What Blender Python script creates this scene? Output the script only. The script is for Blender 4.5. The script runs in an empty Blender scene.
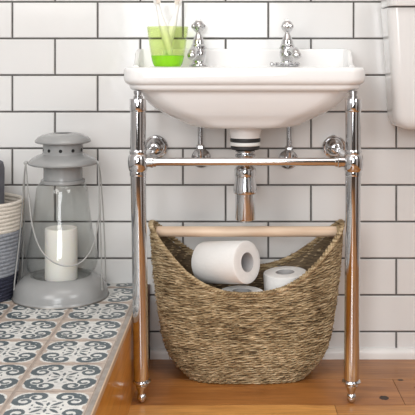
import bpy, bmesh, math, random
from mathutils import Vector, Matrix, noise
random.seed(7)
PI = math.pi
S = bpy.context.scene
COL = S.collection

# ------------------------------------------------------------------ camera
CAM_Y, CAM_Z, FPX = -2.54, 0.856, 880.0
cd = bpy.data.cameras.new('camera'); cam = bpy.data.objects.new('camera', cd); COL.objects.link(cam)
cam.location = (0, CAM_Y, CAM_Z); cam.rotation_euler = (PI/2, 0, 0)
cd.sensor_width = 36; cd.lens = FPX/415*36
cd.shift_x = -(236-207.5)/415; cd.shift_y = -(207.5-60)/415
cd.clip_start = 0.05
S.camera = cam
# ------------------------------------------------------------------ light
w = bpy.data.worlds.new('world'); S.world = w; w.use_nodes = True
w.node_tree.nodes['Background'].inputs[0].default_value = (0.93, 0.96, 1.0, 1)
w.node_tree.nodes['Background'].inputs[1].default_value = 0.62
def area(name, loc, target, sx, sy, power, col):
    l = bpy.data.lights.new(name, 'AREA'); l.shape = 'RECTANGLE'; l.size = sx; l.size_y = sy
    l.energy = power; l.color = col
    o = bpy.data.objects.new(name, l); COL.objects.link(o); o.location = loc
    d = Vector(target)-Vector(loc); o.rotation_euler = d.to_track_quat('-Z', 'Y').to_euler()
    return o
area('window_light', (-1.25, -2.6, 1.75), (0.1, -0.2, 0.45), 1.0, 1.2, 20, (1.0, 0.985, 0.96))
area('fill_light_right', (1.5, -2.2, 1.7), (0.0, -0.1, 0.6), 0.8, 1.0, 13, (1.0, 0.98, 0.96))  # added fill from the right, the wall there has no window
area('fill_light_rear', (-0.25, -3.8, 1.15), (0.0, 0.0, 0.5), 1.1, 1.5, 34, (0.97, 0.985, 1.0))  # added frontal fill from behind the camera, no window there
area('fill_light_top', (0.0, -1.1, 2.38), (0.0, -0.6, 0.0), 1.2, 0.9, 9, (1.0, 0.98, 0.95))  # unseen panel added overhead to light the room
vs = S.view_settings
vs.view_transform = 'Standard'; vs.look = 'None'; vs.gamma = 1; vs.use_curve_mapping = False; vs.exposure = 0.45

# ------------------------------------------------------------------ materials
def mat(name, col=(0.8,0.8,0.8), rough=0.5, metal=0.0, **kw):
    m = bpy.data.materials.new(name); m.use_nodes = True
    b = m.node_tree.nodes['Principled BSDF']
    b.inputs['Base Color'].default_value = (*col, 1); b.inputs['Roughness'].default_value = rough
    b.inputs['Metallic'].default_value = metal
    for k, v in kw.items(): b.inputs[k.replace('_', ' ')].default_value = v
    return m
def N(m, t, **kw):
    n = m.node_tree.nodes.new(t)
    for k, v in kw.items(): setattr(n, k, v)
    return n
def L(m, a, b): m.node_tree.links.new(a, b)
def P(m): return m.node_tree.nodes['Principled BSDF']
def coords(m, scale=(1,1,1), rot=(0,0,0)):
    g = N(m, 'ShaderNodeTexCoord'); mp = N(m, 'ShaderNodeMapping')
    mp.inputs['Scale'].default_value = scale; mp.inputs['Rotation'].default_value = rot
    L(m, g.outputs['Object'], mp.inputs[0]); return mp.outputs[0]
def noise_tex(m, vec, scale, detail=3, rough=0.5, dist=0):
    n = N(m, 'ShaderNodeTexNoise'); n.inputs['Scale'].default_value = scale
    n.inputs['Detail'].default_value = detail; n.inputs['Roughness'].default_value = rough
    n.inputs['Distortion'].default_value = dist
    L(m, vec, n.inputs['Vector']); return n.outputs['Fac']
def ramp(m, fac, stops):
    r = N(m, 'ShaderNodeValToRGB'); e = r.color_ramp.elements
    while len(e) < len(stops): e.new(0.5)
    for i, (p, c) in enumerate(stops): e[i].position = p; e[i].color = (*c, 1)
    L(m, fac, r.inputs[0]); return r.outputs[0]
def bump(m, h, strength, dist=0.01):
    b = N(m, 'ShaderNodeBump'); b.inputs['Strength'].default_value = strength; b.inputs['Distance'].default_value = dist
    L(m, h, b.inputs['Height']); L(m, b.outputs[0], P(m).inputs['Normal'])
def varied(name, c1, c2, scale, rough=0.5, bs=0.0, bscale=None, stretch=(1,1,1), metal=0.0, **kw):
    m = mat(name, c1, rough, metal, **kw); v = coords(m, stretch)
    f = noise_tex(m, v, scale, 4)
    L(m, ramp(m, f, [(0.3, c1), (0.7, c2)]), P(m).inputs['Base Color'])
    if bs: bump(m, noise_tex(m, v, bscale or scale, 3), bs)
    return m

M_TILE = varied('white_glazed_tile', (0.70,0.70,0.695), (0.725,0.725,0.72), 3, 0.14, 0.12, 9)
M_GROUT = varied('dark_grout', (0.085,0.08,0.077), (0.13,0.125,0.12), 60, 0.9)
M_WPAINT = varied('white_paint', (0.78,0.765,0.75), (0.82,0.805,0.79), 5, 0.4)
M_CER = varied('white_ceramic', (0.78,0.78,0.778), (0.80,0.80,0.797), 2, 0.08)
M_CIST = varied('cistern_ceramic', (0.70,0.70,0.695), (0.73,0.73,0.725), 2, 0.12)
M_CHROME = varied('polished_chrome', (0.66,0.66,0.67), (0.70,0.70,0.71), 8, 0.08, metal=1.0)
M_CHROME2 = varied('satin_chrome', (0.52,0.52,0.53), (0.60,0.60,0.61), 8, 0.16, metal=1.0)
M_CHROME3 = varied('worn_chrome', (0.66,0.66,0.67), (0.72,0.72,0.73), 8, 0.2, metal=1.0)
M_RUBBER = varied('black_rubber', (0.012,0.012,0.013), (0.02,0.02,0.02), 40, 0.5)
M_WASHER = varied('white_nylon', (0.72,0.72,0.70), (0.76,0.76,0.74), 40, 0.4)
M_GREYP = varied('grey_enamel', (0.275,0.28,0.28), (0.315,0.32,0.318), 12, 0.22)
M_GREYD = varied('worn_steel_edge', (0.20,0.19,0.18), (0.30,0.29,0.27), 80, 0.4, metal=0.6)
M_WIRE = varied('grey_wire', (0.30,0.30,0.29), (0.38,0.38,0.37), 30, 0.35)
M_BLACK = mat('opening_shade_black', (0.01,0.01,0.01), 0.8)  # black that paints the shade inside the lantern openings
M_CANDLE = varied('ivory_wax', (0.87,0.85,0.80), (0.89,0.87,0.83), 10, 0.45, Subsurface_Weight=0.25)
P(M_CANDLE).inputs['Subsurface Radius'].default_value = (0.02,0.014,0.008)
M_WICK = mat('wick', (0.05,0.04,0.03), 0.9)
M_PAPER = varied('tissue_paper', (0.83,0.825,0.81), (0.86,0.855,0.84), 30, 0.95, 0.1, 120)
M_CARD = varied('grey_cardboard', (0.42,0.41,0.41), (0.48,0.47,0.47), 40, 0.9)
M_ROD = varied('pale_beech', (0.72,0.52,0.37), (0.86,0.70,0.54), 5, 0.5, stretch=(1,14,14))
M_FABN = varied('navy_cotton_rope', (0.016,0.018,0.035), (0.032,0.034,0.06), 120, 0.95, 0.4, 160)
M_FABG = varied('blue_grey_cotton_rope', (0.22,0.235,0.27), (0.33,0.345,0.38), 120, 0.95, 0.4, 160)
M_FABC = varied('cream_cotton_rope', (0.62,0.57,0.50), (0.72,0.67,0.60), 120, 0.95, 0.4, 160)
M_LEATHER = varied('brown_leather', (0.10,0.06,0.04), (0.14,0.09,0.06), 60, 0.6)
M_SLATE = varied('slate_cloth', (0.10,0.105,0.13), (0.14,0.145,0.17), 60, 0.85)
M_SLATEP = varied('pale_print', (0.50,0.50,0.52), (0.55,0.55,0.57), 60, 0.85)
M_BRUSHW = varied('white_plastic', (0.84,0.83,0.81), (0.87,0.86,0.84), 20, 0.3)
M_BRISTLE = varied('cream_bristle', (0.80,0.74,0.66), (0.85,0.80,0.72), 200, 0.8)

def thin_glass(name, tint):
    m = bpy.data.materials.new(name); m.use_nodes = True; nt = m.node_tree; nt.nodes.remove(P(m))
    out = [n for n in nt.nodes if n.type == 'OUTPUT_MATERIAL'][0]
    t = N(m, 'ShaderNodeBsdfTransparent'); t.inputs[0].default_value = (*tint, 1)
    g = N(m, 'ShaderNodeBsdfGlossy'); g.inputs['Roughness'].default_value = 0.03
    lw = N(m, 'ShaderNodeLayerWeight'); lw.inputs['Blend'].default_value = 0.5
    pw = N(m, 'ShaderNodeMath', operation='POWER'); pw.inputs[1].default_value = 4.0; L(m, lw.outputs['Facing'], pw.inputs[0])
    fr = N(m, 'ShaderNodeMath', operation='MULTIPLY_ADD'); fr.inputs[1].default_value = 0.6; fr.inputs[2].default_value = 0.035; L(m, pw.outputs[0], fr.inputs[0])
    mx = N(m, 'ShaderNodeMixShader')
    L(m, fr.outputs[0], mx.inputs[0]); L(m, t.outputs[0], mx.inputs[1]); L(m, g.outputs[0], mx.inputs[2])
    L(m, mx.outputs[0], out.inputs[0]); return m
M_GLASS = thin_glass('clear_lantern_glass', (0.955,0.96,0.955))
M_GGLASS = thin_glass('lime_green_glass', (0.91,0.955,0.74))
M_GBASE = mat('lime_green_glass_base', (0.36,0.82,0.03), 0.08, Transmission_Weight=0.4, IOR=1.3)

# wood: floor boards carry a per-board tint in a colour attribute, the grain is noise
def wood(name, c1, c2, c3, rough, axis_scale, coat=0.0, use_tint=False):
    m = mat(name, c1, rough); v = coords(m, axis_scale)
    f = noise_tex(m, v, 3.0, 6, 0.6, 0.6)
    col = ramp(m, f, [(0.28, c1), (0.5, c2), (0.72, c3)])
    f2 = noise_tex(m, v, 14, 3)
    mx = N(m, 'ShaderNodeMix', data_type='RGBA', blend_type='MULTIPLY'); mx.inputs[0].default_value = 0.5
    L(m, col, mx.inputs[6]); L(m, ramp(m, f2, [(0.3, (0.6,0.55,0.5)), (0.6, (1,1,1))]), mx.inputs[7])
    res = mx.outputs[2]
    if use_tint:
        a = N(m, 'ShaderNodeAttribute', attribute_name='tint')
        m2 = N(m, 'ShaderNodeMix', data_type='RGBA', blend_type='MULTIPLY'); m2.inputs[0].default_value = 1
        L(m, res, m2.inputs[6]); L(m, a.outputs['Color'], m2.inputs[7]); res = m2.outputs[2]
    L(m, res, P(m).inputs['Base Color'])
    P(m).inputs['Coat Weight'].default_value = coat; P(m).inputs['Coat Roughness'].default_value = 0.12
    bump(m, f2, 0.12, 0.003); return m
M_FLOOR = wood('oak_floor_boards', (0.29,0.110,0.026), (0.41,0.172,0.044), (0.54,0.255,0.075), 0.38, (0.9,9,9), 0.15, True)
M_PANEL = wood('orange_varnished_pine', (0.50,0.19,0.016), (0.64,0.26,0.026), (0.74,0.34,0.042), 0.35, (6,0.8,6), 0.45)
M_DARKW = wood('dark_end_strip', (0.06,0.03,0.02), (0.09,0.045,0.03), (0.12,0.06,0.04), 0.4, (8,8,1), 0.2)
M_KNOT = mat('knot_brown', (0.035,0.016,0.008), 0.5)

# seagrass
def seagrass(name, dark, mid, light):
    m = mat(name, mid, 0.8); v = coords(m, (0.55,0.55,4))
    f = noise_tex(m, v, 55, 3, 0.65); g = noise_tex(m, coords(m, (1,1,1)), 7, 3)
    ad = N(m, 'ShaderNodeMath', operation='MULTIPLY_ADD'); ad.inputs[1].default_value = 0.18; 
    L(m, g, ad.inputs[0]); sub = N(m, 'ShaderNodeMath', operation='SUBTRACT'); sub.inputs[1].default_value = 0.09
    L(m, f, ad.inputs[2]); L(m, ad.outputs[0], sub.inputs[0])
    L(m, ramp(m, sub.outputs[0], [(0.33, dark), (0.47, mid), (0.66, light)]), P(m).inputs['Base Color'])
    bump(m, noise_tex(m, v, 260, 2), 0.4, 0.002); return m
M_GRASS = seagrass('woven_seagrass', (0.115,0.068,0.030), (0.33,0.235,0.12), (0.66,0.52,0.33))
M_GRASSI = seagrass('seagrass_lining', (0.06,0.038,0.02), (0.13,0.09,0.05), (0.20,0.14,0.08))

# ------------------------------------------------------------------ mesh helpers
class MB:
    def __init__(s): s.v = []; s.f = []; s.mi = []; s.smooth = []
    def add(s, vs, fs, mi=0, smooth=True):
        o = len(s.v); s.v += [tuple(v) for v in vs]
        s.f += [tuple(i+o for i in f) for f in fs]; s.mi += [mi]*len(fs); s.smooth += [smooth]*len(fs); return s
    def lathe(s, prof, c=(0,0,0), n=48, mi=0, axis='Z', cap=True, smooth=True):
        vs = []; fs = []; m = len(prof)
        for i in range(n):
            a = 2*PI*i/n
            for r, z in prof:
                p = (r*math.cos(a), r*math.sin(a), z)
                if axis == 'Y': p = (p[0], p[2], p[1])
                if axis == 'X': p = (p[2], p[0], p[1])
                vs.append((p[0]+c[0], p[1]+c[1], p[2]+c[2]))
        for i in range(n):
            j = (i+1) % n
            for k in range(m-1): fs.append((i*m+k, j*m+k, j*m+k+1, i*m+k+1))
        if cap:
            if prof[0][0] > 1e-6: fs.append(tuple(i*m for i in reversed(range(n))))
            if prof[-1][0] > 1e-6: fs.append(tuple(i*m+m-1 for i in range(n)))
        return s.add(vs, fs, mi, smooth)
    def tube(s, pts, r, n=10, mi=0, closed=False, cap=True):
        pts = [Vector(p) for p in pts]; K = len(pts); vs = []; fs = []
        rs = r if isinstance(r, (list, tuple)) else [r]*K
        prev = None
        for i, p in enumerate(pts):
            a = pts[(i-1) % K] if (closed or i > 0) else p
            b = pts[(i+1) % K] if (closed or i < K-1) else p
            t = (b-a); t = t.normalized() if t.length > 1e-9 else Vector((0,0,1))
            if prev is None:
                u = t.orthogonal().normalized()
            else:
                u = prev - t*prev.dot(t); u = u.normalized() if u.length > 1e-6 else t.orthogonal().normalized()
            prev = u; w_ = t.cross(u)
            for k in range(n):
                an = 2*PI*k/n; vs.append(p + (u*math.cos(an)+w_*math.sin(an))*rs[i])
        for i in range(K if closed else K-1):
            j = (i+1) % K
            for k in range(n): fs.append((i*n+k, i*n+(k+1) % n, j*n+(k+1) % n, j*n+k))
        if cap and not closed:
            fs.append(tuple(reversed(range(n)))); fs.append(tuple(range((K-1)*n, K*n)))
        return s.add(vs, fs, mi)
    def box(s, x0, x1, y0, y1, z0, z1, mi=0, bev=0.0):
        bm = bmesh.new(); bmesh.ops.create_cube(bm, size=1)
        for v in bm.verts: v.co = ((x0+x1)/2+v.co.x*(x1-x0), (y0+y1)/2+v.co.y*(y1-y0), (z0+z1)/2+v.co.z*(z1-z0))
        if bev: bmesh.ops.bevel(bm, geom=list(bm.edges), offset=bev, segments=2, profile=0.7, affect='EDGES')
        bm.verts.index_update()
        s.add([v.co[:] for v in bm.verts], [[v.index for v in f.verts] for f in bm.faces], mi, False); bm.free(); return s
    def sphere(s, c, r, mi=0, n=20, sx=1, sy=1, sz=1):
        pr = [(r*math.sin(PI*k/12), -r*math.cos(PI*k/12)) for k in range(13)]
        pr[0] = (0.00001, -r); pr[-1] = (0.00001, r)
        o = len(s.v); s.lathe(pr, (0,0,0), n, mi, cap=False)
        for i in range(o, len(s.v)):
            p = s.v[i]; s.v[i] = (p[0]*sx+c[0], p[1]*sy+c[1], p[2]*sz+c[2])
        return s
    def rings(s, rings, mi=0, cap0=True, cap1=True):
        n = len(rings[0]); vs = [p for r in rings for p in r]; fs = []
        for i in range(len(rings)-1):
            for k in range(n): fs.append((i*n+k, i*n+(k+1) % n, (i+1)*n+(k+1) % n, (i+1)*n+k))
        if cap0: fs.append(tuple(reversed(range(n))))
        if cap1: fs.append(tuple(range((len(rings)-1)*n, len(rings)*n)))
        return s.add(vs, fs, mi)
    def build(s, name, mats, parent=None, fix=True):
        me = bpy.data.meshes.new(name); me.from_pydata(s.v, [], s.f)
        mats = mats if isinstance(mats, (list, tuple)) else [mats]
        for m in mats: me.materials.append(m)
        me.polygons.foreach_set('material_index', s.mi); me.polygons.foreach_set('use_smooth', s.smooth)
        me.update()
        if fix:
            bm = bmesh.new(); bm.from_mesh(me); bmesh.ops.recalc_face_normals(bm, faces=bm.faces)
            bm.to_mesh(me); bm.free()
        o = bpy.data.objects.new(name, me); COL.objects.link(o)
        if parent: o.parent = parent
        me.set_sharp_from_angle(angle=math.radians(38)) if fix else None
        return o
def thing(name, label, cat, loc=(0,0,0), group=None, rz=0):
    o = bpy.data.objects.new(name, None); COL.objects.link(o); o.location = loc; o.rotation_euler = (0,0,rz)
    o.empty_display_size = 0.05
    o['label'] = label; o['category'] = cat
    if group: o['group'] = group
    return o
def tag(o, label, cat, group=None, kind=None):
    o['label'] = label; o['category'] = cat
    if group: o['group'] = group
    if kind: o['kind'] = kind
    return o
def struct(o, label=None):
    o['kind'] = 'structure'
    if label: o['label'] = label
    return o
def copy_tree(o, parent=None):
    c = o.copy(); COL.objects.link(c); c.parent = parent
    for ch in list(o.children): copy_tree(ch, c)
    return c
def rrect(x0, x1, y0, y1, r, z, n=10, m=6):
    r = min(r, (x1-x0)/2-1e-4, (y1-y0)/2-1e-4); pts = []
    cs = [(x1-r, y1-r, 0), (x0+r, y1-r, PI/2), (x0+r, y0+r, PI), (x1-r, y0+r, 3*PI/2)]
    for i, (cx, cy, a0) in enumerate(cs):
        for k in range(n+1):
            a = a0+PI/2*k/n; pts.append((cx+r*math.cos(a), cy+r*math.sin(a), z))
        nx = cs[(i+1) % 4]; a = nx[2]
        q = (nx[0]+r*math.cos(a), nx[1]+r*math.sin(a)); p = pts[-1]
        for k in range(1, m): pts.append((p[0]+(q[0]-p[0])*k/m, p[1]+(q[1]-p[1])*k/m, z))
    return pts
def catmull(pts, n=8):
    pts = [Vector(p) for p in pts]; out = []
    for i in range(len(pts)-1):
        p0 = pts[max(i-1,0)]; p1 = pts[i]; p2 = pts[i+1]; p3 = pts[min(i+2,len(pts)-1)]
        for k in range(n):
            t = k/n
            out.append(0.5*((2*p1)+(p2-p0)*t+(2*p0-5*p1+4*p2-p3)*t*t+(3*p1-p0-3*p2+p3)*t**3))
    out.append(pts[-1]); return out

# ================================================================== SETTING
XL, XR, YR, ZC = -1.55, 1.75, -3.9, 2.42
# tiled wall, each tile a bevelled slab over dark grout
PZ, Z0 = 0.10557, 0.0734
PX, XO = 0.2458, 0.0930
b = MB(); G = 0.0022
b.box(XL, XR, -0.0035, 0.06, 0, ZC, 1)
rw = random.Random(3)
for k in range(-1, 23):
    z0 = Z0+(k)*PZ+G; z1 = z0+PZ-2*G
    if k == -1: z0 = 0.0
    if z0 > ZC-0.01: continue
    z1 = min(z1, ZC)
    off = XO+(PX/2 if (k % 2) else 0)
    n0 = int((XL-off)//PX)
    for i in range(n0, n0+16):
        x0 = max(off+i*PX+G, XL); x1 = min(off+(i+1)*PX-G, XR)
        if x1-x0 < 0.01: continue
        t = [rw.uniform(-0.0004, 0.0004) for _ in range(4)]
        yf, e = -0.0068, 0.0022
        vs = [(x0,-0.003,z0),(x1,-0.003,z0),(x1,-0.003,z1),(x0,-0.003,z1),
              (x0+0.0006,yf+0.0016+t[0],z0+0.0006),(x1-0.0006,yf+0.0016+t[1],z0+0.0006),(x1-0.0006,yf+0.0016+t[2],z1-0.0006),(x0+0.0006,yf+0.0016+t[3],z1-0.0006),
              (x0+e,yf+t[0],z0+e),(x1-e,yf+t[1],z0+e),(x1-e,yf+t[2],z1-e),(x0+e,yf+t[3],z1-e)]
        fs = []
        for a in (0, 4):
            for q in range(4): fs.append((a+q, a+(q+1) % 4, a+4+(q+1) % 4, a+4+q))
        fs.append((8,9,10,11)); b.add(vs, fs, 0, False)
struct(b.build('wall_back', [M_TILE, M_GROUT], fix=False))

M_WALL = varied('room_wall_paint', (0.46,0.455,0.45), (0.50,0.495,0.49), 2, 0.8)
M_WALLD = varied('room_rear_paint', (0.07,0.07,0.07), (0.09,0.088,0.085), 2, 0.8)  # out-of-view rear wall, darkened to give the chrome contrast
struct(MB().box(XL-0.08, XL, -1.55, 0.06, 0, ZC).box(XL-0.08, XL, -3.9, -1.55, 0, 0.9).box(XL-0.08, XL, -3.9, -1.55, 2.1, ZC).box(XL-0.08, XL, -3.9, -3.3, 0.9, 2.1).build('wall_left', M_WALL))
struct(MB().box(XR, XR+0.08, YR, 0.06, 0, ZC).build('wall_right', M_WALL))
M_CONTRAST = contrast_mat = varied('chrome_contrast_dark', (0.035,0.024,0.018), (0.055,0.038,0.028), 6, 0.4)  # unseen door-shaped dark panel, added so the chrome reflects dark streaks
db = MB().box(XR-0.03, XR-0.001, -1.75, -0.85, 0.003, 2.02, 0, 0.004)
for dy in (-1.64, -1.26):
    for z0_, z1_ in ((0.2, 0.95), (1.1, 1.9)): db.box(XR-0.042, XR-0.03, dy, dy+0.3, z0_, z1_, 0, 0.006)
struct(db.build('contrast_panel_1', M_CONTRAST))
rb = MB().box(XL, XR, YR-0.08, YR, 0, ZC)
struct(rb.build('wall_rear', M_WALLD))

# floor boards
fb = MB(); tints = []
rows = [-0.005]
edges = [0.03, -0.181, -0.357]
y = -0.357
while y > YR: y -= 0.176; edges.append(y)
rf = random.Random(11)
joints = {0: [-1.55, -0.62, 0.9, 1.75], 1: [-1.55, -0.75, 0.42, 1.75], 2: [-1.55, -0.55, 0.245, 1.1, 1.75]}
tint_fix = {(0,0):(0.92,0.86,0.8),(0,1):(0.9,0.86,0.82),(1,1):(0.97,0.9,0.84),(1,2):(0.92,0.86,0.84),(2,1):(1.6,1.8,1.9),(2,2):(1.2,1.25,1.25)}
face_t = []
for i in range(len(edges)-1):
    ya, yb = edges[i+1], edges[i]
    js = joints.get(i)
    if not js:
        js = [XL]+sorted(rf.uniform(XL+0.3, XR-0.3) for _ in range(2))+[XR]
    for q in range(len(js)-1):
        nf = len(fb.f)
        fb.box(js[q]+0.0006, js[q+1]-0.0006, ya+0.0006, yb-0.0006, -0.02, 0.0, 0, 0.0008)
        t = tint_fix.get((i, q)); 
        if not t: g = rf.uniform(0.85, 1.25); t = (g, g*rf.uniform(0.95,1.05), g*rf.uniform(0.9,1.1))
        face_t += [t]*(len(fb.f)-nf)
nf = len(fb.f); fb.box(XL, XR, YR, 0.03, -0.03, -0.006, 0); face_t += [(0.1,0.1,0.1)]*(len(fb.f)-nf)
def knot(x, y, rx, ry):
    n = 20; vs = [(x, y, 0.0004)]+[(x+rx*math.cos(2*PI*k/n)*(1+0.15*math.sin(3*k)), y+ry*math.sin(2*PI*k/n)*(1+0.1*math.cos(2*k)), 0.0004) for k in range(n)]
    nf = len(fb.f); fb.add(vs, [(0, 1+k, 1+(k+1) % n) for k in range(n)], 1)
    face_t.extend([(1,1,1)]*(len(fb.f)-nf))
knot(0.375, -0.311, 0.012, 0.014); knot(0.440, -0.187, 0.008, 0.006); knot(0.47,-0.36+0.12,0.004,0.005)
fl = fb.build('floor', [M_FLOOR, M_KNOT], fix=False); struct(fl)
ca = fl.data.color_attributes.new('tint', 'FLOAT_COLOR', 'CORNER')
li = 0
for p, t in zip(fl.data.polygons, face_t):
    for _ in p.loop_indices: ca.data[li].color = (*t, 1); li += 1
struct(MB().box(XL, XR, YR, 0.06, ZC, ZC+0.05).build('ceiling', M_WPAINT))
# quadrant skirting
sk = MB(); pr = [(0, 0), (-0.018, 0), (-0.018, 0.010)]+[(-0.008-0.010*math.cos(a), 0.014+0.012*math.sin(a)) for a in (0.2, 0.6, 1.0, 1.4)]+[(-0.006, 0.027), (0, 0.027)]
ringA = [(-0.246, p[0]-0.006, p[1]) for p in pr]; ringB = [(XR, p[0]-0.006, p[1]) for p in pr]
sk.rings([ringA, ringB]); 
struct(sk.build('baseboard_back', M_WPAINT))

# ================================================================== TILED LEDGE
LZ = 0.214; LX = -0.2605
ledge = thing('tiled_ledge', 'boxed ledge with patterned blue and white tiles and orange wooden front', 'ledge', (0,0,0))
TS = 0.156
def spiral_pts(cx, cy, r0, r1, a0, a1, w0, w1, n=26):
    out = []
    for k in range(n):
        t = k/(n-1); a = a0+(a1-a0)*t; r = r0+(r1-r0)*t
        wd = w0*(math.sin(PI*min(1, t*1.15+0.12)))**0.7 if t < 0.78 else w1
        out.append((cx+r*math.cos(a), cy+r*math.sin(a), max(wd, w1)))
    return out
MOT = []  # (u, v, radius) discs that make the dark scroll
d2r = math.radians
# one quadrant, u,v from tile centre (0) to tile edge (0.5); the diagonal mirrors it
MOT += spiral_pts(0.290, 0.165, 0.138, 0.040, d2r(158), d2r(158-460), 0.040, 0.023, 44)
MOT += [(0.375, 0.295, 0.018), (0.362, 0.318, 0.022), (0.345, 0.340, 0.024)]
DIAM = [((0.05,0.05),(0.15,0.15),0.026), ((0.045,0.0),(0.14,0.0),0.018), ((0.17,0.03),(0.17,0.075),0.012), ((0.0,0.0),(0.0,0.0),0.016),((0.10,0.20),(0.16,0.23),0.011)]
def motif(u, v):
    u, v = abs(u), abs(v)
    if v > u: u, v = v, u
    # dark parts
    for x, y, wd in MOT:
        if (u-x)**2+(v-y)**2 < wd*wd: return 1
    for (x0, y0), (x1, y1), wd in DIAM:
        dx, dy = x1-x0, y1-y0; l2 = dx*dx+dy*dy
        t = 0 if l2 == 0 else max(0, min(1, ((u-x0)*dx+(v-y0)*dy)/l2))
        ww = wd*(1-abs(2*t-1)**2*0.6) if l2 else wd
        if math.hypot(u-x0-t*dx, v-y0-t*dy) < ww: return 1
    # scalloped white field
    dmin = min(math.hypot(u-x, v-y)-wd for x, y, wd in MOT)
    if dmin < 0.030 or (u < 0.40 and v < 0.33): return 0
    return 2
NQ = 92
cell = [[0]*NQ for _ in range(NQ)]
for j in range(NQ):
    for i in range(NQ):
        u = (i+0.5)/NQ-0.5; v = (j+0.5)/NQ-0.5
        if max(abs(u), abs(v)) > 0.478: cell[j][i] = 3
        elif max(abs(u), abs(v)) > 0.452: cell[j][i] = 2
        else: cell[j][i] = motif(u/1.07, v/1.07)
PAL = {0: (0.72,0.72,0.69), 1: (0.085,0.115,0.13), 2: (0.51,0.42,0.355), 3: (0.38,0.315,0.265)}
vs = []; fs = []; fc = []
rt = random.Random(5)
X_A = -0.4285
for r in range(0, 13):
    y1 = -0.055-(r-1)*TS; y0 = y1-TS
    for c in range(-6, 1):
        x0 = X_A+c*TS; o = len(vs)
        js = [j for j in range(NQ+1) if y0+TS*j/NQ <= -0.004]
        if len(js) < 2: continue
        for j in js:
            for i in range(NQ+1):
                u = i/NQ; v = j/NQ; e = min(u, v, 1-u, 1-v)
                vs.append((x0+TS*u, y0+TS*v, LZ-(0.0008 if e < 0.015 else 0)))
        for j in range(len(js)-1):
            for i in range(NQ):
                k = o+j*(NQ+1)+i; fs.append((k, k+1, k+NQ+2, k+NQ+1)); fc.append((cell[j][i], x0, y0))
me = bpy.data.meshes.new('patterned_tiles'); me.from_pydata(vs, [], fs)
ca = me.color_attributes.new('pattern', 'FLOAT_COLOR', 'CORNER'); buf = []
shade = {}
for k, x0, y0 in fc:
    sh = shade.setdefault((x0, y0), rt.uniform(0.93, 1.07)); cc = PAL[k]
    buf += [cc[0]*sh, cc[1]*sh, cc[2]*sh, 1]*4
ca.data.foreach_set('color', buf)
M_PAT = mat('encaustic_pattern', (1,1,1), 0.42)
a = N(M_PAT, 'ShaderNodeAttribute', attribute_name='pattern'); mx = N(M_PAT, 'ShaderNodeMix', data_type='RGBA', blend_type='MULTIPLY'); mx.inputs[0].default_value = 0.8
L(M_PAT, a.outputs['Color'], mx.inputs[6]); L(M_PAT, ramp(M_PAT, noise_tex(M_PAT, coords(M_PAT), 60, 4), [(0.3, (0.72,0.72,0.74)), (0.65, (1,1,1))]), mx.inputs[7])
L(M_PAT, mx.outputs[2], P(M_PAT).inputs['Base Color'])
me.materials.append(M_PAT)
o = bpy.data.objects.new('patterned_tiles', me); COL.objects.link(o); o.parent = ledge
o['label'] = 'white tiles with slate blue scroll pattern and beige grout'
M_GSTRIP = varied('grey_edge_strip', (0.27,0.24,0.215), (0.36,0.33,0.30), 40, 0.6)
M_PALEW = varied('pale_wood_edge', (0.55,0.40,0.27), (0.62,0.46,0.32), 20, 0.5)
MB().box(X_A+TS, X_A+TS+0.0090, -1.9, -0.008, LZ-0.012, LZ+0.0006).build('edge_strip', M_GSTRIP, ledge)
MB().box(X_A+TS+0.0090, LX, -1.9, -0.008, LZ-0.014, LZ+0.0002, 0, 0.0008).build('pale_wood_edging', M_PALEW, ledge)
MB().box(-0.272, LX-0.0008, -1.9, -0.022, 0.0, LZ-0.014).build('front_panel', M_PANEL, ledge)
MB().box(LX-0.012, -0.2475, -0.021, -0.008, 0.0, LZ-0.002, 0, 0.001).build('dark_corner_strip', M_DARKW, ledge)  # added strip standing in for the dark far end of the ledge face
MB().box(XL, -0.273, -1.9, -0.008, 0.0, LZ-0.003).build('ledge_core', M_GROUT, ledge)

# ================================================================== CISTERN
cx0, cx1 = 0.416, 0.80
cis = thing('toilet_cistern', 'white wall mounted toilet cistern with lid at right edge', 'cistern', (0.6, -0.007, 0.67))
def W(x, y, z): return (x-0.6, y+0.007, z-0.67)
b = MB(); rr = []
for t, ins, z in [(0, 0.045, 0.664), (0, 0.028, 0.666), (0, 0.012, 0.674), (0, 0.004, 0.688), (0, 0, 0.705), (0.5, -0.008, 0.86), (1, -0.018, 0.9985)]:
    rr.append([W(*p) for p in rrect(0.431+ins, 0.79-ins, -0.143+ins*0.6 , -0.0075, 0.028, z)])
b.rings(rr); b.build('tank', M_CIST, cis)
b = MB(); rr = [[W(*p) for p in rrect(0.412+i, 0.812-i, -0.17+i, -0.0075, 0.03, z)] for i, z in [(0.012, 1.0015), (0.002, 1.003), (0, 1.008), (0, 1.035), (0.008, 1.045), (0.03, 1.049)]]
b.rings(rr); b.build('lid', M_CIST, cis)
MB().lathe([(0.006, 0), (0.006, 0.012)], W(0.46, -0.09, 0.994), 12).build('lid_spacer', M_CIST, cis)

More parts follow.
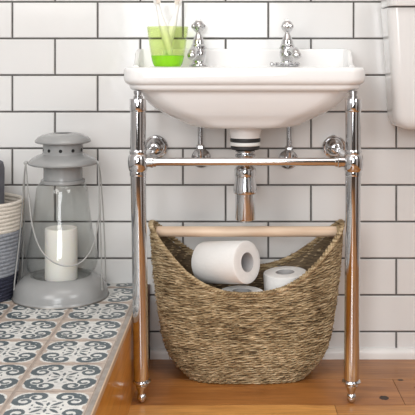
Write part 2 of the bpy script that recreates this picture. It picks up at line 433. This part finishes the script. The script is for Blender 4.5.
# ================================================================== BASIN
BX = 0.0215; BC = 0.838
basin = thing('wash_basin', 'white rectangular ceramic wash basin on chrome legs', 'basin', (BX, 0, 0.68))
def ring(hw, f, bk, r, z): return [(p[0], p[1], p[2]-0.68) for p in rrect(-hw-0.006*min(1, hw/0.26), hw+0.006*min(1, hw/0.26), f, bk, r, z, 10, 6)]
b = MB()
R = [ring(0.045, -0.235, -0.145, 0.04, 0.6785), ring(0.105, -0.272, -0.11, 0.08, 0.678), ring(0.130, -0.284, -0.10, 0.085, 0.680), ring(0.152, -0.293, -0.085, 0.09, 0.6875),
     ring(0.170, -0.300, -0.07, 0.09, 0.6995), ring(0.192, -0.309, -0.06, 0.09, 0.709), ring(0.210, -0.317, -0.05, 0.09, 0.7185), ring(0.227, -0.324, -0.04, 0.085, 0.730),
     ring(0.241, -0.331, -0.03, 0.08, 0.743), ring(0.251, -0.337, -0.02, 0.075, 0.756), ring(0.258, -0.342, -0.015, 0.07, 0.770), ring(0.262, -0.345, -0.012, 0.065, 0.776),
     ring(0.272, -0.352, -0.010, 0.06, 0.778), ring(0.280, -0.359, -0.009, 0.055, 0.7805), ring(0.284, -0.363, -0.008, 0.05, 0.785), ring(0.285, -0.364, -0.008, 0.05, 0.791), ring(0.2855, -0.3645, -0.008, 0.05, 0.7935),
     ring(0.289, -0.368, -0.008, 0.05, 0.7955), ring(0.2935, -0.3720, -0.008, 0.05, 0.799), ring(0.2965, -0.3745, -0.008, 0.05, 0.804), ring(0.2975, -0.3755, -0.008, 0.05, 0.810), ring(0.2975, -0.3755, -0.008, 0.05, 0.828),
     ring(0.2965, -0.3745, -0.008, 0.049, 0.8335), ring(0.293, -0.371, -0.009, 0.046, 0.837), ring(0.288, -0.366, -0.010, 0.042, 0.838),
     ring(0.262, -0.345, -0.125, 0.05, 0.838), ring(0.252, -0.338, -0.130, 0.055, 0.8365), ring(0.246, -0.333, -0.135, 0.06, 0.831), ring(0.242, -0.329, -0.137, 0.06, 0.815),
     ring(0.230, -0.320, -0.142, 0.065, 0.775), ring(0.205, -0.305, -0.150, 0.07, 0.743), ring(0.165, -0.285, -0.155, 0.06, 0.722), ring(0.11, -0.265, -0.16, 0.05, 0.710), ring(0.03, -0.23, -0.19, 0.019, 0.704)]
b.rings(R)
bo = b.build('basin_bowl', M_CER, basin)
sb_ = bo.modifiers.new('sub', 'SUBSURF'); sb_.levels = 1; sb_.render_levels = 1
# raised back upstand with side returns, one swept mesh
b = MB(); path = [(-0.2965, -0.125, 0.004), (-0.2975, -0.095, 0.012), (-0.2985, -0.075, 0.026), (-0.2990, -0.058, 0.041), (-0.2970, -0.040, 0.049), (-0.2870, -0.0265, 0.050), (-0.25, -0.024, 0.050)]
path = path+[(x, -0.024, 0.050) for x in (-0.15, 0, 0.15)]+[(-p[0], p[1], p[2]) for p in reversed(path)]
rr = []
for i, p in enumerate(path):
    a_ = path[max(i-1, 0)]; c_ = path[min(i+1, len(path)-1)]; d = Vector((c_[0]-a_[0], c_[1]-a_[1])).normalized(); nn = Vector((-d.y, d.x))
    hw = 0.0085 if 3 < i < len(path)-4 else 0.007
    z0 = BC-0.68-0.004; z1 = BC-0.68+p[2]; e = min(0.006, p[2]*0.6)
    sec = [(-hw-0.006, z0), (-hw-0.001, z0+0.008 if p[2] > 0.02 else z0+0.004), (-hw, z1-e), (-hw*0.6, z1-0.001), (0, z1), (hw*0.6, z1-0.001), (hw, z1-e), (hw+0.001, z0+0.004), (hw+0.001, z0)]
    rr.append([(p[0]+nn.x*s_, p[1]+nn.y*s_, z_) for s_, z_ in sec])
b.rings(rr); b.build('back_upstand', M_CER, basin)
MB().lathe([(0.0001, 0), (0.018, 0), (0.021, 0.002), (0.021, 0.004), (0.013, 0.0045), (0.012, 0.0015), (0.0001, 0.0015)], (0, -0.21, 0.024), 24).build('plug_hole_rim', M_CHROME, basin)
MB().lathe([(0.0395, 0.0025), (0.040, 0.004), (0.043, 0.020), (0.048, 0.041)], (0.003, -0.20, -0.033), 32).build('outlet_boss', M_CER, basin)

# ================================================================== WASHSTAND
LY = -0.34
stand = thing('washstand_frame', 'polished chrome washstand frame with two ball-footed legs and crossbar', 'washstand', (BX, LY, 0))
CZ = 0.6015
for sgn, tx, bx in ((-1, -0.2665, -0.2570), (1, 0.2715, 0.2670)):
    b = MB()   # lower tube leans in a touch
    n = 40
    def sl(z): return bx+(tx-bx)*(z/0.6)
    rr = []
    prof = [(0.0180, 0.0535), (0.0190, 0.056), (0.0190, 0.12), (0.0191, 0.30), (0.0192, 0.45), (0.0194, 0.575)]
    for r, z in prof: rr.append([(sl(z)+r*math.cos(2*PI*k/n), r*math.sin(2*PI*k/n), z) for k in range(n)])
    b.rings(rr)
    upper = [(0.0195, 0.62), (0.0195, 0.727), (0.0203, 0.728), (0.0208, 0.7295), (0.0208, 0.7580), (0.0203, 0.7592), (0.010, 0.7595)]
    rr = [[(tx+r*math.cos(2*PI*k/n), r*math.sin(2*PI*k/n), z) for k in range(n)] for r, z in upper]
    b.rings(rr)
    leg = b.build('leg', M_CHROME, stand)
    MB().lathe([(0.0001, 0.0), (0.0065, 0.001), (0.0105, 0.005), (0.0120, 0.0120), (0.0105, 0.019), (0.0080, 0.0225), (0.0085, 0.025), (0.0100, 0.029), (0.0135, 0.0395), (0.0152, 0.0405), (0.0155, 0.0435), (0.0138, 0.0455), (0.0150, 0.0475), (0.0168, 0.0485), (0.0220, 0.0495), (0.0232, 0.0525), (0.0220, 0.0555), (0.018, 0.057)], (bx, 0, 0), 40).build('foot', M_CHROME, leg)
    MB().lathe([(0.0118, 0.756), (0.0118, 0.765), (0.0095, 0.766), (0.0095, 0.771), (0.0112, 0.772), (0.0112, 0.779)], (tx, 0, 0), 28).build('threaded_top', M_CHROME2, leg)
    # tee fitting where the rails meet the leg
    b = MB().lathe([(0.0183, 0.566), (0.0205, 0.567), (0.0210, 0.572), (0.0205, 0.5775), (0.0222, 0.579), (0.0240, 0.586), (0.0252, 0.594), (0.0254, 0.602), (0.0246, 0.611), (0.0225, 0.619), (0.0205, 0.621), (0.0212, 0.624), (0.0212, 0.629), (0.0200, 0.632), (0.0183, 0.6325)], (tx, 0, 0), 40)
    b.lathe([(0.0135, 0), (0.0135, 0.010), (0.0150, 0.011), (0.0150, 0.016), (0.0128, 0.018), (0.0128, 0.024)] if sgn < 0 else [(0.0135, 0), (0.0135, -0.010), (0.0150, -0.011), (0.0150, -0.016), (0.0128, -0.018), (0.0128, -0.024)], (tx-sgn*0.0215, 0, CZ), 28, axis='X')
    b.lathe([(0.0135, 0), (0.0135, 0.034), (0.0115, 0.038)], (tx, 0, CZ), 28, axis='Y')
    b.build('tee_fitting', M_CHROME, stand)
    fx = -0.2520 if sgn < 0 else 0.2610
    b = MB().tube([(tx, 0.02, CZ), (tx, 0.06, CZ), (fx, 0.30, CZ+0.004), (fx, -LY-0.02, CZ+0.005)], 0.0098, 20)
    b.build('side_rail', M_CHROME, stand)
    MB().lathe([(0.0330, 0.0), (0.0340, -0.003), (0.0335, -0.007), (0.030, -0.009), (0.0275, -0.0085), (0.026, -0.010), (0.0225, -0.018), (0.0165, -0.022), (0.0155, -0.030), (0.0155, -0.048), (0.0135, -0.050), (0.010, -0.051)], (fx, -LY-0.0075, CZ+0.005), 40, axis='Y').build('wall_flange', M_CHROME, stand)
MB().tube([(-0.262, 0, CZ), (0.0, 0, CZ), (0.27, 0, CZ)], 0.0102, 28).build('crossbar', M_CHROME, stand)

# ================================================================== WASTE TRAP
TX, TY = 0.0245, -0.20
trap = thing('basin_waste_trap', 'chrome waste trap with black and white washers under basin', 'waste trap', (TX, TY, 0.42))
MB().lathe([(0.038, 0.2185), (0.0400, 0.2195), (0.0405, 0.223), (0.0400, 0.2275), (0.038, 0.2285), (0.012, 0.2285), (0.012, 0.2185)], (0,0,0), 40).build('black_washer', M_RUBBER, trap)
MB().lathe([(0.038, 0.2085), (0.0400, 0.2100), (0.0405, 0.213), (0.0400, 0.217), (0.038, 0.219), (0.012, 0.219), (0.012, 0.2085)], (0,0,0), 40).build('white_washer', M_WASHER, trap)
MB().lathe([(0.036, 0.1985), (0.0380, 0.1995), (0.0385, 0.2035), (0.0380, 0.2070), (0.036, 0.208), (0.012, 0.208), (0.012, 0.1985)], (0,0,0), 40).build('black_washer', M_RUBBER, trap)
MB().lathe([(0.018, 0.152), (0.018, 0.176), (0.0255, 0.178), (0.0268, 0.182), (0.0262, 0.186), (0.0215, 0.188), (0.0210, 0.190), (0.0258, 0.1915), (0.0262, 0.195), (0.0245, 0.197), (0.015, 0.1985)], (0,0,0), 40).build('threaded_neck', M_CHROME2, trap)
MB().lathe([(0.020, 0.081), (0.0305, 0.082), (0.0320, 0.085), (0.0318, 0.091), (0.0300, 0.100), (0.0272, 0.122), (0.0265, 0.127), (0.0285, 0.129), (0.0290, 0.134), (0.0288, 0.143), (0.0275, 0.149), (0.0210, 0.153), (0.018, 0.156)], (0,0,0), 40).build('coupling_cone', M_CHROME, trap)
MB().lathe([(0.0001, 0.004), (0.007, 0.005), (0.010, 0.009), (0.021, 0.0100), (0.0255, 0.012), (0.0265, 0.016), (0.0265, 0.082), (0.020, 0.083)], (0,0,0), 40).build('bottle_cup', M_CHROME3, trap)
MB().tube([(0, 0.02, 0.10), (0, 0.05, 0.10), (0, -TY-0.012, 0.10)], 0.015, 20).build('outlet_pipe', M_CHROME, trap)
MB().lathe([(0.028, 0), (0.028, -0.004), (0.018, -0.009), (0.0155, -0.010)], (0, -TY-0.0075, 0.10), 32, axis='Y').build('wall_rose', M_CHROME, trap)

# ================================================================== SUPPLY PIPES
def supply(x, zc, lab):
    t = thing('supply_pipe', lab, 'pipe', (x, -0.0075, zc), 'water supply pipes below the basin')
    MB().tube(catmull([(0, -0.004, 0), (0, -0.03, 0), (0, -0.043, 0.004), (0, -0.049, 0.018), (0, -0.049, 0.05), (0, -0.049, 0.125), (0, -0.049, 0.150)], 5), 0.0076, 18).build('pipe', M_CHROME2, t)
    MB().lathe([(0.0280, 0), (0.0285, -0.003), (0.026, -0.007), (0.016, -0.0125), (0.0125, -0.014), (0.0125, -0.026), (0.009, -0.027)], (0,0,0), 32, axis='Y').build('wall_rose', M_CHROME, t)
    MB().lathe([(0.0105, 0.03), (0.0115, 0.031), (0.0115, 0.041), (0.0100, 0.043)], (0, -0.049, 0), 6, smooth=False).build('compression_nut', M_CHROME2, t)
supply(-0.1005, 0.574, 'chrome water pipe with wall rose, under the left tap')
supply(0.1500, 0.570, 'chrome water pipe with wall rose, under the right tap')

# ================================================================== TAPS
def tap(x, rz, lab, chain):
    t = thing('basin_tap', lab, 'tap', (x, -0.095, BC+0.0004), 'traditional pillar taps')
    MB().lathe([(0.0255, 0), (0.0262, 0.002), (0.0255, 0.005), (0.0200, 0.007), (0.0180, 0.010), (0.0180, 0.014), (0.0185, 0.020), (0.0210, 0.024), (0.0220, 0.031), (0.0215, 0.040), (0.0190, 0.045), (0.0190, 0.047), (0.0225, 0.048), (0.0225, 0.053), (0.0180, 0.055)], (0,0,0), 36).build('tap_body', M_CHROME, t)
    MB().lathe([(0.0195, 0.055), (0.0200, 0.059), (0.0165, 0.062), (0.0155, 0.070), (0.0130, 0.078), (0.0095, 0.086), (0.0070, 0.090), (0.0062, 0.097)], (0,0,0), 32).build('bonnet', M_CHROME, t)
    pts = catmull([(0, -0.010, 0.036), (0, -0.026, 0.044), (0, -0.044, 0.044), (0, -0.057, 0.038), (0, -0.062, 0.027)], 6)
    pts = [(p.y*math.sin(-rz), p.y*math.cos(rz), p.z) for p in pts]
    K = len(pts); sp = MB().tube(pts, [0.0105+0.0015*(i/K) for i in range(K)], 20)
    e = pts[-1]; sp.sphere((e[0], e[1], e[2]+0.003), 0.0138, sz=0.9); sp.build('spout', M_CHROME, t)
    h = MB().lathe([(0.0070, 0.094), (0.0110, 0.098), (0.0150, 0.104), (0.0162, 0.112), (0.0145, 0.120), (0.0090, 0.1255)], (0,0,0), 24)
    for k in range(4):
        a = rz+0.45+k*PI/2
        d = (math.cos(a), math.sin(a))
        h.tube([(d[0]*0.005, d[1]*0.005, 0.108), (d[0]*0.012, d[1]*0.012, 0.108), (d[0]*0.013, d[1]*0.013, 0.108)], [0.0048, 0.0036, 0.0050], 12)
        h.sphere((d[0]*0.0120, d[1]*0.0125, 0.111), 0.0085)
    hd = h.build('cross_handle', M_CHROME, t)
    MB().lathe([(0.0070, 0.122), (0.0082, 0.123), (0.0082, 0.127), (0.0062, 0.131), (0.0001, 0.1325)], (0,0,0), 20).build('porcelain_index', M_CER, hd)
    return t
tap(-0.1045, -0.25, 'chrome basin tap beside the green tumbler', False)
tap(0.1425, 0.35, 'chrome basin tap with a ball chain around its base', True)
b = MB(); rc = random.Random(2)
tx, ty = 0.1425, -0.095
for k in range(44):
    a = k*0.1428*1.0; r = 0.0310+0.001*math.sin(k*1.3)
    b.sphere((tx+r*math.cos(a), ty+r*math.sin(a), BC+0.0026), 0.0024, n=8)
for k in range(26):
    a = -PI*0.98+k*0.135; r = 0.0300+0.002*math.sin(k*1.7)
    b.sphere((tx+r*math.cos(a), ty+r*math.sin(a), BC+0.0078+0.0015*math.sin(k*1.1)), 0.0034, n=8)
for k in range(5): b.sphere((tx-0.033-k*0.0030, ty-0.010-k*0.003, BC+0.006-k*0.0005), 0.0028, n=8)
b.sphere((tx-0.0440, ty-0.026, BC+0.0062), 0.0062)
tag(b.build('plug_chain', M_CHROME), 'chrome ball chain heaped round the base of the right tap', 'chain')

# ================================================================== TUMBLER + BRUSHES
GX, GY = -0.1830, -0.185
tum = thing('glass_tumbler', 'lime green glass tumbler with thick green base holding toothbrushes', 'tumbler', (GX, GY, BC+0.0004))
HT = 0.106
def tr(z):
    t = z/HT; return 0.0355+0.0200*(t**0.62)
outer = [(tr(z), z) for z in [0.030+0.076*i/10 for i in range(11)]]
prof = [(tr(0.0305)-0.0035, 0.0305)]+outer[0:]+[(tr(HT)-0.0012, HT+0.0008), (tr(HT)-0.0024, HT)]+[(r-0.0026, z) for r, z in reversed(outer[:-1])]
MB().lathe(prof, (0,0,0), 48, cap=False).build('glass_wall', M_GGLASS, tum)
MB().lathe([(0.0001, 0.0015), (0.028, 0.001), (0.0345, 0), (tr(0)+0.0008, 0.002)]+[(tr(z), z) for z in (0.008, 0.016, 0.024, 0.0295)]+[(tr(0.03)-0.004, 0.0300), (0.03, 0.0285), (0.0001, 0.0275)], (0,0,0), 48, cap=False).build('thick_base', M_GBASE, tum)
def brush(top, bot, lab, rz):
    t = thing('toothbrush', lab, 'toothbrush', bot, 'toothbrushes in the green tumbler')
    top = Vector(top)-Vector(bot); d = top.normalized(); Lh = top.length
    ts = [0, 0.05, 0.3, 0.52, 0.62, 0.70, 0.84, 0.90, 0.97, 1.0]; rs = [0.0050, 0.0090, 0.0115, 0.0110, 0.0090, 0.0068, 0.0060, 0.0085, 0.0085, 0.0050]
    MB().tube([d*Lh*q for q in ts], rs, 14).build('handle', M_BRUSHW, t)
    b = MB(); f = Vector((math.sin(rz), -math.cos(rz), 0)); f = (f-d*f.dot(d)).normalized(); s = d.cross(f)
    for i in range(8):
        for j in (-1, 0, 1):
            p = d*Lh*(0.875+i*0.0145)+s*j*0.0038+f*0.004
            b.tube([p, p+f*0.0095], [0.0016, 0.0019], 6)
    b.build('bristles', M_BRISTLE, t)
gz = BC+0.0004+0.0300
brush((GX-0.034, GY+0.012, gz+0.158), (GX+0.0080, GY-0.006, gz), 'white toothbrush leaning left in the green tumbler', 0.5)
brush((GX+0.032, GY+0.018, gz+0.158), (GX-0.0080, GY+0.010, gz), 'white toothbrush leaning right in the green tumbler', -0.4)

# ================================================================== SEAGRASS BASKET
KX, KY = 0.0285, -0.128
bas = thing('seagrass_basket', 'woven seagrass basket with dipped rim and wooden handle rod', 'basket', (KX, KY, 0))
AZ = [(0, 0.148), (0.004, 0.158), (0.010, 0.165), (0.035, 0.190), (0.06, 0.208), (0.08, 0.219), (0.11, 0.2275), (0.18, 0.240), (0.265, 0.251), (0.34, 0.257), (0.42, 0.262)]
def interp(T, z):
    if z <= T[0][0]: return T[0][1]
    for (a, b_), (c, d) in zip(T, T[1:]):
        if z <= c: return b_+(d-b_)*(z-a)/(c-a)
    return T[-1][1]
def bshape(th, z, off=0):
    a_ = interp(AZ, z)+off; bb = 0.088+(interp(AZ, z)-0.152)*0.27+off
    n_ = 3.3-0.8*min(1, z/0.2); c, s = math.cos(th), math.sin(th)
    x = a_*math.copysign(abs(c)**(2/n_), c); yy = bb*math.copysign(abs(s)**(2/n_), s)
    return x, yy
def hrim(th):
    x, yy = bshape(th, 0.3); t = abs(x)/0.2535
    base = 0.243 if yy < 0 else 0.262
    wob = 0.0025*noise.noise(Vector((x*22, yy*22, 1)))
    return base+(0.409-base)*min(1, t)**(2.5 if yy < 0 else 2.3)+wob
def theta_list(n):   # even arc-length angles
    M_ = 1440; pts = [bshape(2*PI*k/M_, 0.2) for k in range(M_+1)]; cum = [0]
    for p, q in zip(pts, pts[1:]): cum.append(cum[-1]+math.hypot(q[0]-p[0], q[1]-p[1]))
    out = []; j = 0
    for i in range(n):
        s_ = cum[-1]*i/n
        while cum[j+1] < s_: j += 1
        out.append(2*PI*(j+(s_-cum[j])/(cum[j+1]-cum[j]))/M_)
    return out
NT = 384; TH = theta_list(NT); TW = 46
rk = random.Random(21)
b = MB(); nrow = 66; pitch = 0.0062
for k in range(nrow):
    zk = 0.004+k*pitch
    for sgn in (0, 1):
        ph0 = (0 if sgn else rk.uniform(0, 2*PI)); rowph = ph0 if not sgn else rowph; ph0 = rowph+sgn*PI; seed = rk.uniform(0, 100); run = []
        rad = 0.0029*rk.uniform(0.65, 1.2)
        def flush(run):
            if len(run) >= 4:
                b.tube(run, [rad*(0.85+0.4*noise.noise(Vector((q[0]*60, q[1]*60, seed)))) for q in run], 4, cap=True)
        for i in list(range(NT))+[0, 1]:
            th = TH[i]; h = hrim(th)
            z = zk+0.30*max(0, h-0.243)*max(0, (zk-0.08)/0.33)
            z += 0.0022*noise.noise(Vector((math.cos(th)*5, math.sin(th)*5, k*0.35)))
            if z > h-0.002:
                flush(run); run = []; continue
            ph = ph0+2*PI*TW*i/NT/2
            w_ = 0.0028*math.cos(ph)+0.0011*noise.noise(Vector((i*0.5, k*3.1, seed)))
            x, yy = bshape(th, z, w_); 
            run.append((x, yy, max(0.003, z+0.0016*math.sin(ph)+0.0018*noise.noise(Vector((i*0.4, seed, k))))))
        flush(run)
print('basket verts', len(b.v))
# loose fibre ends
for _ in range(420):
    th = rk.uniform(0, 2*PI); h = hrim(th); z = rk.uniform(0.01, h-0.01)
    x, yy = bshape(th, z, 0.003); x2, y2 = bshape(th+rk.uniform(-0.05, 0.05), z+rk.uniform(-0.006, 0.006), rk.uniform(0.005, 0.0085))
    x3, y3 = bshape(th+rk.uniform(-0.1, 0.1), z, rk.uniform(0.003, 0.008))
    b.tube([(x, yy, z), (x2, y2, z+rk.uniform(-0.004, 0.004)), (x3, y3, z+rk.uniform(-0.008, 0.008))], 0.0008, 3)
b.build('woven_body', M_GRASS, bas, fix=False)
# inner lining shell (the warp) and base
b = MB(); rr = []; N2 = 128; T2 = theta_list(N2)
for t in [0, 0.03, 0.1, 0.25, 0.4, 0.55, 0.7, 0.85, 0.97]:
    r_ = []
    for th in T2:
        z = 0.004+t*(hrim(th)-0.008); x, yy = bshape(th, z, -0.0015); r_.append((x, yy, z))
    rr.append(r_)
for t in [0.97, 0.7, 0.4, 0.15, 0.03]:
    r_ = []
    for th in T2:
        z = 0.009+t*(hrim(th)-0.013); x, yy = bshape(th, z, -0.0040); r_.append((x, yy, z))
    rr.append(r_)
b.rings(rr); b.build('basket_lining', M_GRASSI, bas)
# rim braid
b = MB(); NR = 420; TR = theta_list(NR)
for s_ in range(3):
    pts = []
    for i, th in enumerate(TR):
        ph = 2*PI*s_/3+i*2*PI*52/NR; h = hrim(th)
        x, yy = bshape(th, h, 0.0042*math.cos(ph)+0.0014*noise.noise(Vector((i, s_, 0)))); pts.append((x, yy, h+0.0042*math.sin(ph)+0.0018*noise.noise(Vector((i*0.7, s_, 5)))))
    b.tube(pts, 0.0035, 6, closed=True)
for _ in range(160):
    th = rk.uniform(0, 2*PI); h = hrim(th); x, yy = bshape(th, h, 0.003)
    x2, y2 = bshape(th+rk.uniform(-0.06, 0.06), h, rk.uniform(-0.004, 0.009))
    b.tube([(x, yy, h), (x2, y2, h+rk.uniform(-0.004, 0.008))], 0.0008, 3)
b.build('braided_rim', M_GRASS, bas, fix=False)
RZ = 0.386
b = MB().tube([(-0.254, 0, RZ), (-0.252, 0, RZ), (0, 0, RZ), (0.252, 0, RZ), (0.254, 0, RZ)], [0.013, 0.0143, 0.0143, 0.0143, 0.013], 28)
b.build('handle_rod', M_ROD, bas)
# grass binding that lashes the rod ends to the rim
for sx in (-1, 1):
    b = MB(); pts = []
    for i in range(60):
        a = i*2*PI*6/60; pts.append((sx*(0.2475+0.008*i/60), 0.0175*math.cos(a), RZ+0.0175*math.sin(a)))
    b.tube(pts, 0.0022, 5); b.build('rod_binding', M_GRASS, bas, fix=False)

# ================================================================== TOILET ROLLS
def roll(name, loc, direction, length, R_, lab):
    t = thing(name, lab, 'toilet roll', loc, 'toilet rolls in the seagrass basket')
    q = Vector(direction).normalized().to_track_quat('Z', 'Y'); t.rotation_mode = 'QUATERNION'; t.rotation_quaternion = q
    h = length/2; rh = 0.0262
    pr = [(rh, -h+0.001), (rh+0.001, -h), (R_-0.004, -h), (R_-0.001, -h+0.0015), (R_, -h+0.005), (R_, h-0.005), (R_-0.001, h-0.0015), (R_-0.004, h-0.0002)]
    for k in range(6): pr += [(R_-0.008-k*0.0045, h+(0.0004 if k % 2 else -0.0003))]
    pr += [(rh+0.001, h), (rh, h-0.001)]
    b = MB().lathe(pr+[pr[0]], (0,0,0), 56, cap=False); o = b.build('tissue', M_PAPER, t)
    MB().lathe([(rh-0.0002, -h+0.0004), (rh-0.0002, h-0.0006), (rh-0.0016, h-0.0006), (rh-0.0016, -h+0.0004), (rh-0.0002, -h+0.0004)], (0,0,0), 32, cap=False).build('cardboard_core', M_CARD, t)
    return t
fr = Vector((0.030, -0.212, 0.3210)); bk = Vector((-0.086, -0.115, 0.2985))
roll('toilet_roll', (fr+bk)/2, fr-bk, (fr-bk).length, 0.0565, 'white toilet roll lying on its side on top, hole facing forward')
roll('toilet_roll', (0.138, -0.110, 0.217), (-0.05, -0.04, 1), 0.110, 0.0600, 'white toilet roll standing on end at right, behind the lying one')
roll('toilet_roll', (0.0150, -0.172, 0.178), (0.02, 0.0, 1), 0.115, 0.0585, 'white toilet roll standing on end beneath the lying roll')

# ================================================================== LANTERN
LXc, LYc = -0.4765, -0.146
lan = thing('candle_lantern', 'grey enamelled hurricane lantern with clear glass and wire handle', 'lantern', (LXc, LYc, LZ))
ox = 0.006
MB().lathe([(0.090, 0.001), (0.126, 0.0), (0.1290, 0.001), (0.1290, 0.0035), (0.1275, 0.0055), (0.1265, 0.010), (0.1255, 0.0215), (0.1205, 0.034), (0.110, 0.047), (0.097, 0.0555), (0.0835, 0.0595), (0.0815, 0.060), (0.0800, 0.0585), (0.0785, 0.0500), (0.074, 0.0475), (0.0001, 0.0475)], (0,0,0), 72).build('base', M_GREYP, lan)
MB().lathe([(0.1275, -0.0004), (0.1300, 0.0000), (0.1305, 0.0018), (0.1295, 0.0038)], (0,0,0), 72, cap=False).build('rim_edge', M_GREYD, lan)
gp = [(0.058, 0.0495), (0.072, 0.052), (0.081, 0.062), (0.090, 0.073), (0.0960, 0.088), (0.0965, 0.105), (0.0950, 0.122), (0.0905, 0.145), (0.0850, 0.172), (0.0800, 0.200), (0.0750, 0.240), (0.0720, 0.268), (0.0695, 0.288), (0.0655, 0.301), (0.0580, 0.3115)]
b = MB(); sm = catmull([(r, 0, z) for r, z in gp], 4)
pr = [(p.x, p.z) for p in sm]
b.lathe(pr+[(r-0.0022, z) for r, z in reversed(pr)]+[pr[0]], (ox/2,0,0), 72, cap=False); b.build('glass_chimney', M_GLASS, lan)
zt = 0.0
MB().lathe([(0.0575, 0.308), (0.0595, 0.309), (0.0600, 0.312), (0.0590, 0.317), (0.0560, 0.3185), (0.0530, 0.319), (0.0525, 0.322), (0.0525, 0.357), (0.0535, 0.359), (0.040, 0.361)], (ox,0,0), 56, cap=False).build('collar', M_GREYP, lan)
MB().lathe([(0.052, 0.3570), (0.088, 0.3580), (0.0925, 0.3600), (0.0935, 0.3635), (0.0915, 0.3680), (0.083, 0.3750), (0.071, 0.3820), (0.060, 0.3860), (0.0565, 0.3875), (0.0555, 0.390), (0.0535, 0.392)], (ox,0,0), 64, cap=False).build('brim', M_GREYP, lan)
vent = MB().lathe([(0.0538, 0.388), (0.0538, 0.4190)], (ox,0,0), 56, cap=False).build('vent_ring', M_GREYP, lan)
for k in range(10):
    a = 2*PI*k/10-PI/2+0.07
    d = Vector((math.cos(a), math.sin(a), 0)); c = Vector((ox, 0, 0.3990))+d*0.0525
    MB().tube([c, c+d*0.0019], 0.0047, 12).build('vent_hole_disc', M_BLACK, vent)  # black disc on the ring paints the dark inside of a vent
MB().lathe([(0.050, 0.4165), (0.071, 0.4175), (0.0745, 0.4190), (0.0755, 0.4220), (0.0740, 0.4260), (0.068, 0.4320), (0.056, 0.4385), (0.042, 0.4420), (0.030, 0.4435), (0.0265, 0.4440), (0.0250, 0.4434), (0.0245, 0.430)], (ox,0,0), 64, cap=False).build('cap', M_GREYP, lan)
MB().lathe([(0.0001, 0.4420), (0.0249, 0.4420)], (ox,0,0), 32, cap=False).build('cap_opening_disc', M_BLACK, lan)  # black disc closing the cap, paints the shade inside its opening
# wires
PXl, PXr, PZt = -0.0955, 0.1010, 0.362
b = MB().tube(catmull([(PXl, 0, PZt), (-0.078, -0.040, 0.275), (-0.060, -0.075, 0.205), (-0.035, -0.097, 0.150), (0.0, -0.108, 0.118), (0.040, -0.106, 0.106), (0.075, -0.092, 0.116), (0.100, -0.065, 0.155), (0.109, -0.035, 0.225), (0.106, -0.012, 0.29), (PXr, 0, PZt)], 8), 0.0019, 8)
b.build('bail_handle', M_WIRE, lan)
for sx, px in ((-1, PXl), (1, PXr)):
    b = MB().tube(catmull([(px, 0.0, PZt), (px+sx*0.004, -0.006, 0.32), (px+sx*0.010, -0.02, 0.18), (sx*0.117, -0.034, 0.05), (sx*0.117, -0.035, 0.028)], 6), 0.0018, 8)
    b.tube(catmull([(px, 0.0, PZt), (px+sx*0.006, 0.010, 0.32), (px+sx*0.012, 0.03, 0.18), (sx*0.116, 0.040, 0.05), (sx*0.116, 0.042, 0.024)], 6), 0.0018, 8)
    b.sphere((sx*0.117, -0.035, 0.027), 0.004)
    b.build('side_wire', M_WIRE, lan)
    MB().lathe([(0.0035, -0.004), (0.0055, -0.003), (0.0055, 0.003), (0.0035, 0.004)], (px, 0, PZt), 16, axis='Y').build('pivot_loop', M_WIRE, lan)
# candle inside
can = thing('pillar_candle', 'ivory pillar candle standing inside the lantern glass', 'candle', (LXc+0.001, LYc, LZ+0.0479))
MB().lathe([(0.0001, 0), (0.0430, 0), (0.0438, 0.001), (0.0438, 0.134), (0.0425, 0.1375), (0.039, 0.1385), (0.034, 0.136), (0.0001, 0.1345)], (0,0,0), 48, cap=False).build('wax', M_CANDLE, can)
MB().tube([(0,0,0.134), (0.0005,0,0.142), (0.002,0,0.146)], 0.001, 6).build('wick', M_WICK, can)

# ================================================================== STRIPED ROPE BASKET
SX, SY = -0.711, -0.150
sb = thing('rope_storage_basket', 'round cotton rope basket striped cream, grey and navy at left edge', 'basket', (SX, SY, LZ))
def rope_band(z0, z1, r0, r1):
    b = MB(); n = max(1, round((z1-z0)/0.0100)); 
    for k in range(n):
        z = z0+(k+0.5)*(z1-z0)/n; t = z/0.264; r = 0.104+0.024*t**0.8
        b.tube([((r+0.0004*math.sin(7*2*PI*i/96+k))*math.cos(2*PI*i/96), r*math.sin(2*PI*i/96), z+0.0006*math.sin(2*PI*i*5/96+k)) for i in range(96)], (z1-z0)/n*0.56, 8, closed=True)
    return b
rope_band(0.0, 0.066, 0, 0).build('navy_band', M_FABN, sb)['label'] = 'navy lower band'
rope_band(0.066, 0.184, 0, 0).build('grey_band', M_FABG, sb)['label'] = 'blue grey middle band'
rope_band(0.184, 0.264, 0, 0).build('cream_band', M_FABC, sb)['label'] = 'cream upper band'
MB().lathe([(0.0001, 0.003), (0.104, 0.003), (0.104, 0.006), (0.0001, 0.006)], (0,0,0), 48, cap=False).build('basket_bottom', M_FABN, sb)
b = MB()
a0, a1 = -1.15, -0.86; o_ = []
rr = []
for i in range(7):
    a = a0+(a1-a0)*i/6; r = 0.1285
    rr.append([((r)*math.cos(a), r*math.sin(a), 0.196), ((r+0.004)*math.cos(a), (r+0.004)*math.sin(a), 0.196), ((r+0.005)*math.cos(a), (r+0.005)*math.sin(a), 0.222), ((r+0.001)*math.cos(a), (r+0.001)*math.sin(a), 0.222)])
b.rings(rr); b.build('leather_tab', M_LEATHER, sb)
pk = thing('toiletry_pouch', 'slate grey pouch with pale round mark standing in the rope basket', 'pouch', (SX+0.039, SY-0.01, LZ+0.0065))
rr = [rrect(-0.048+i, 0.040-i, -0.03+i, 0.03-i, 0.012, z) for i, z in [(0.006, 0), (0, 0.006), (0, 0.20), (-0.001, 0.34), (0.002, 0.358), (0.008, 0.363)]]
MB().rings(rr).build('pouch_body', M_SLATE, pk)
MB().lathe([(0.017, 0), (0.017, -0.0012)], (0.018, -0.0302, 0.289), 28, axis='Y').build('round_mark', M_SLATEP, pk)
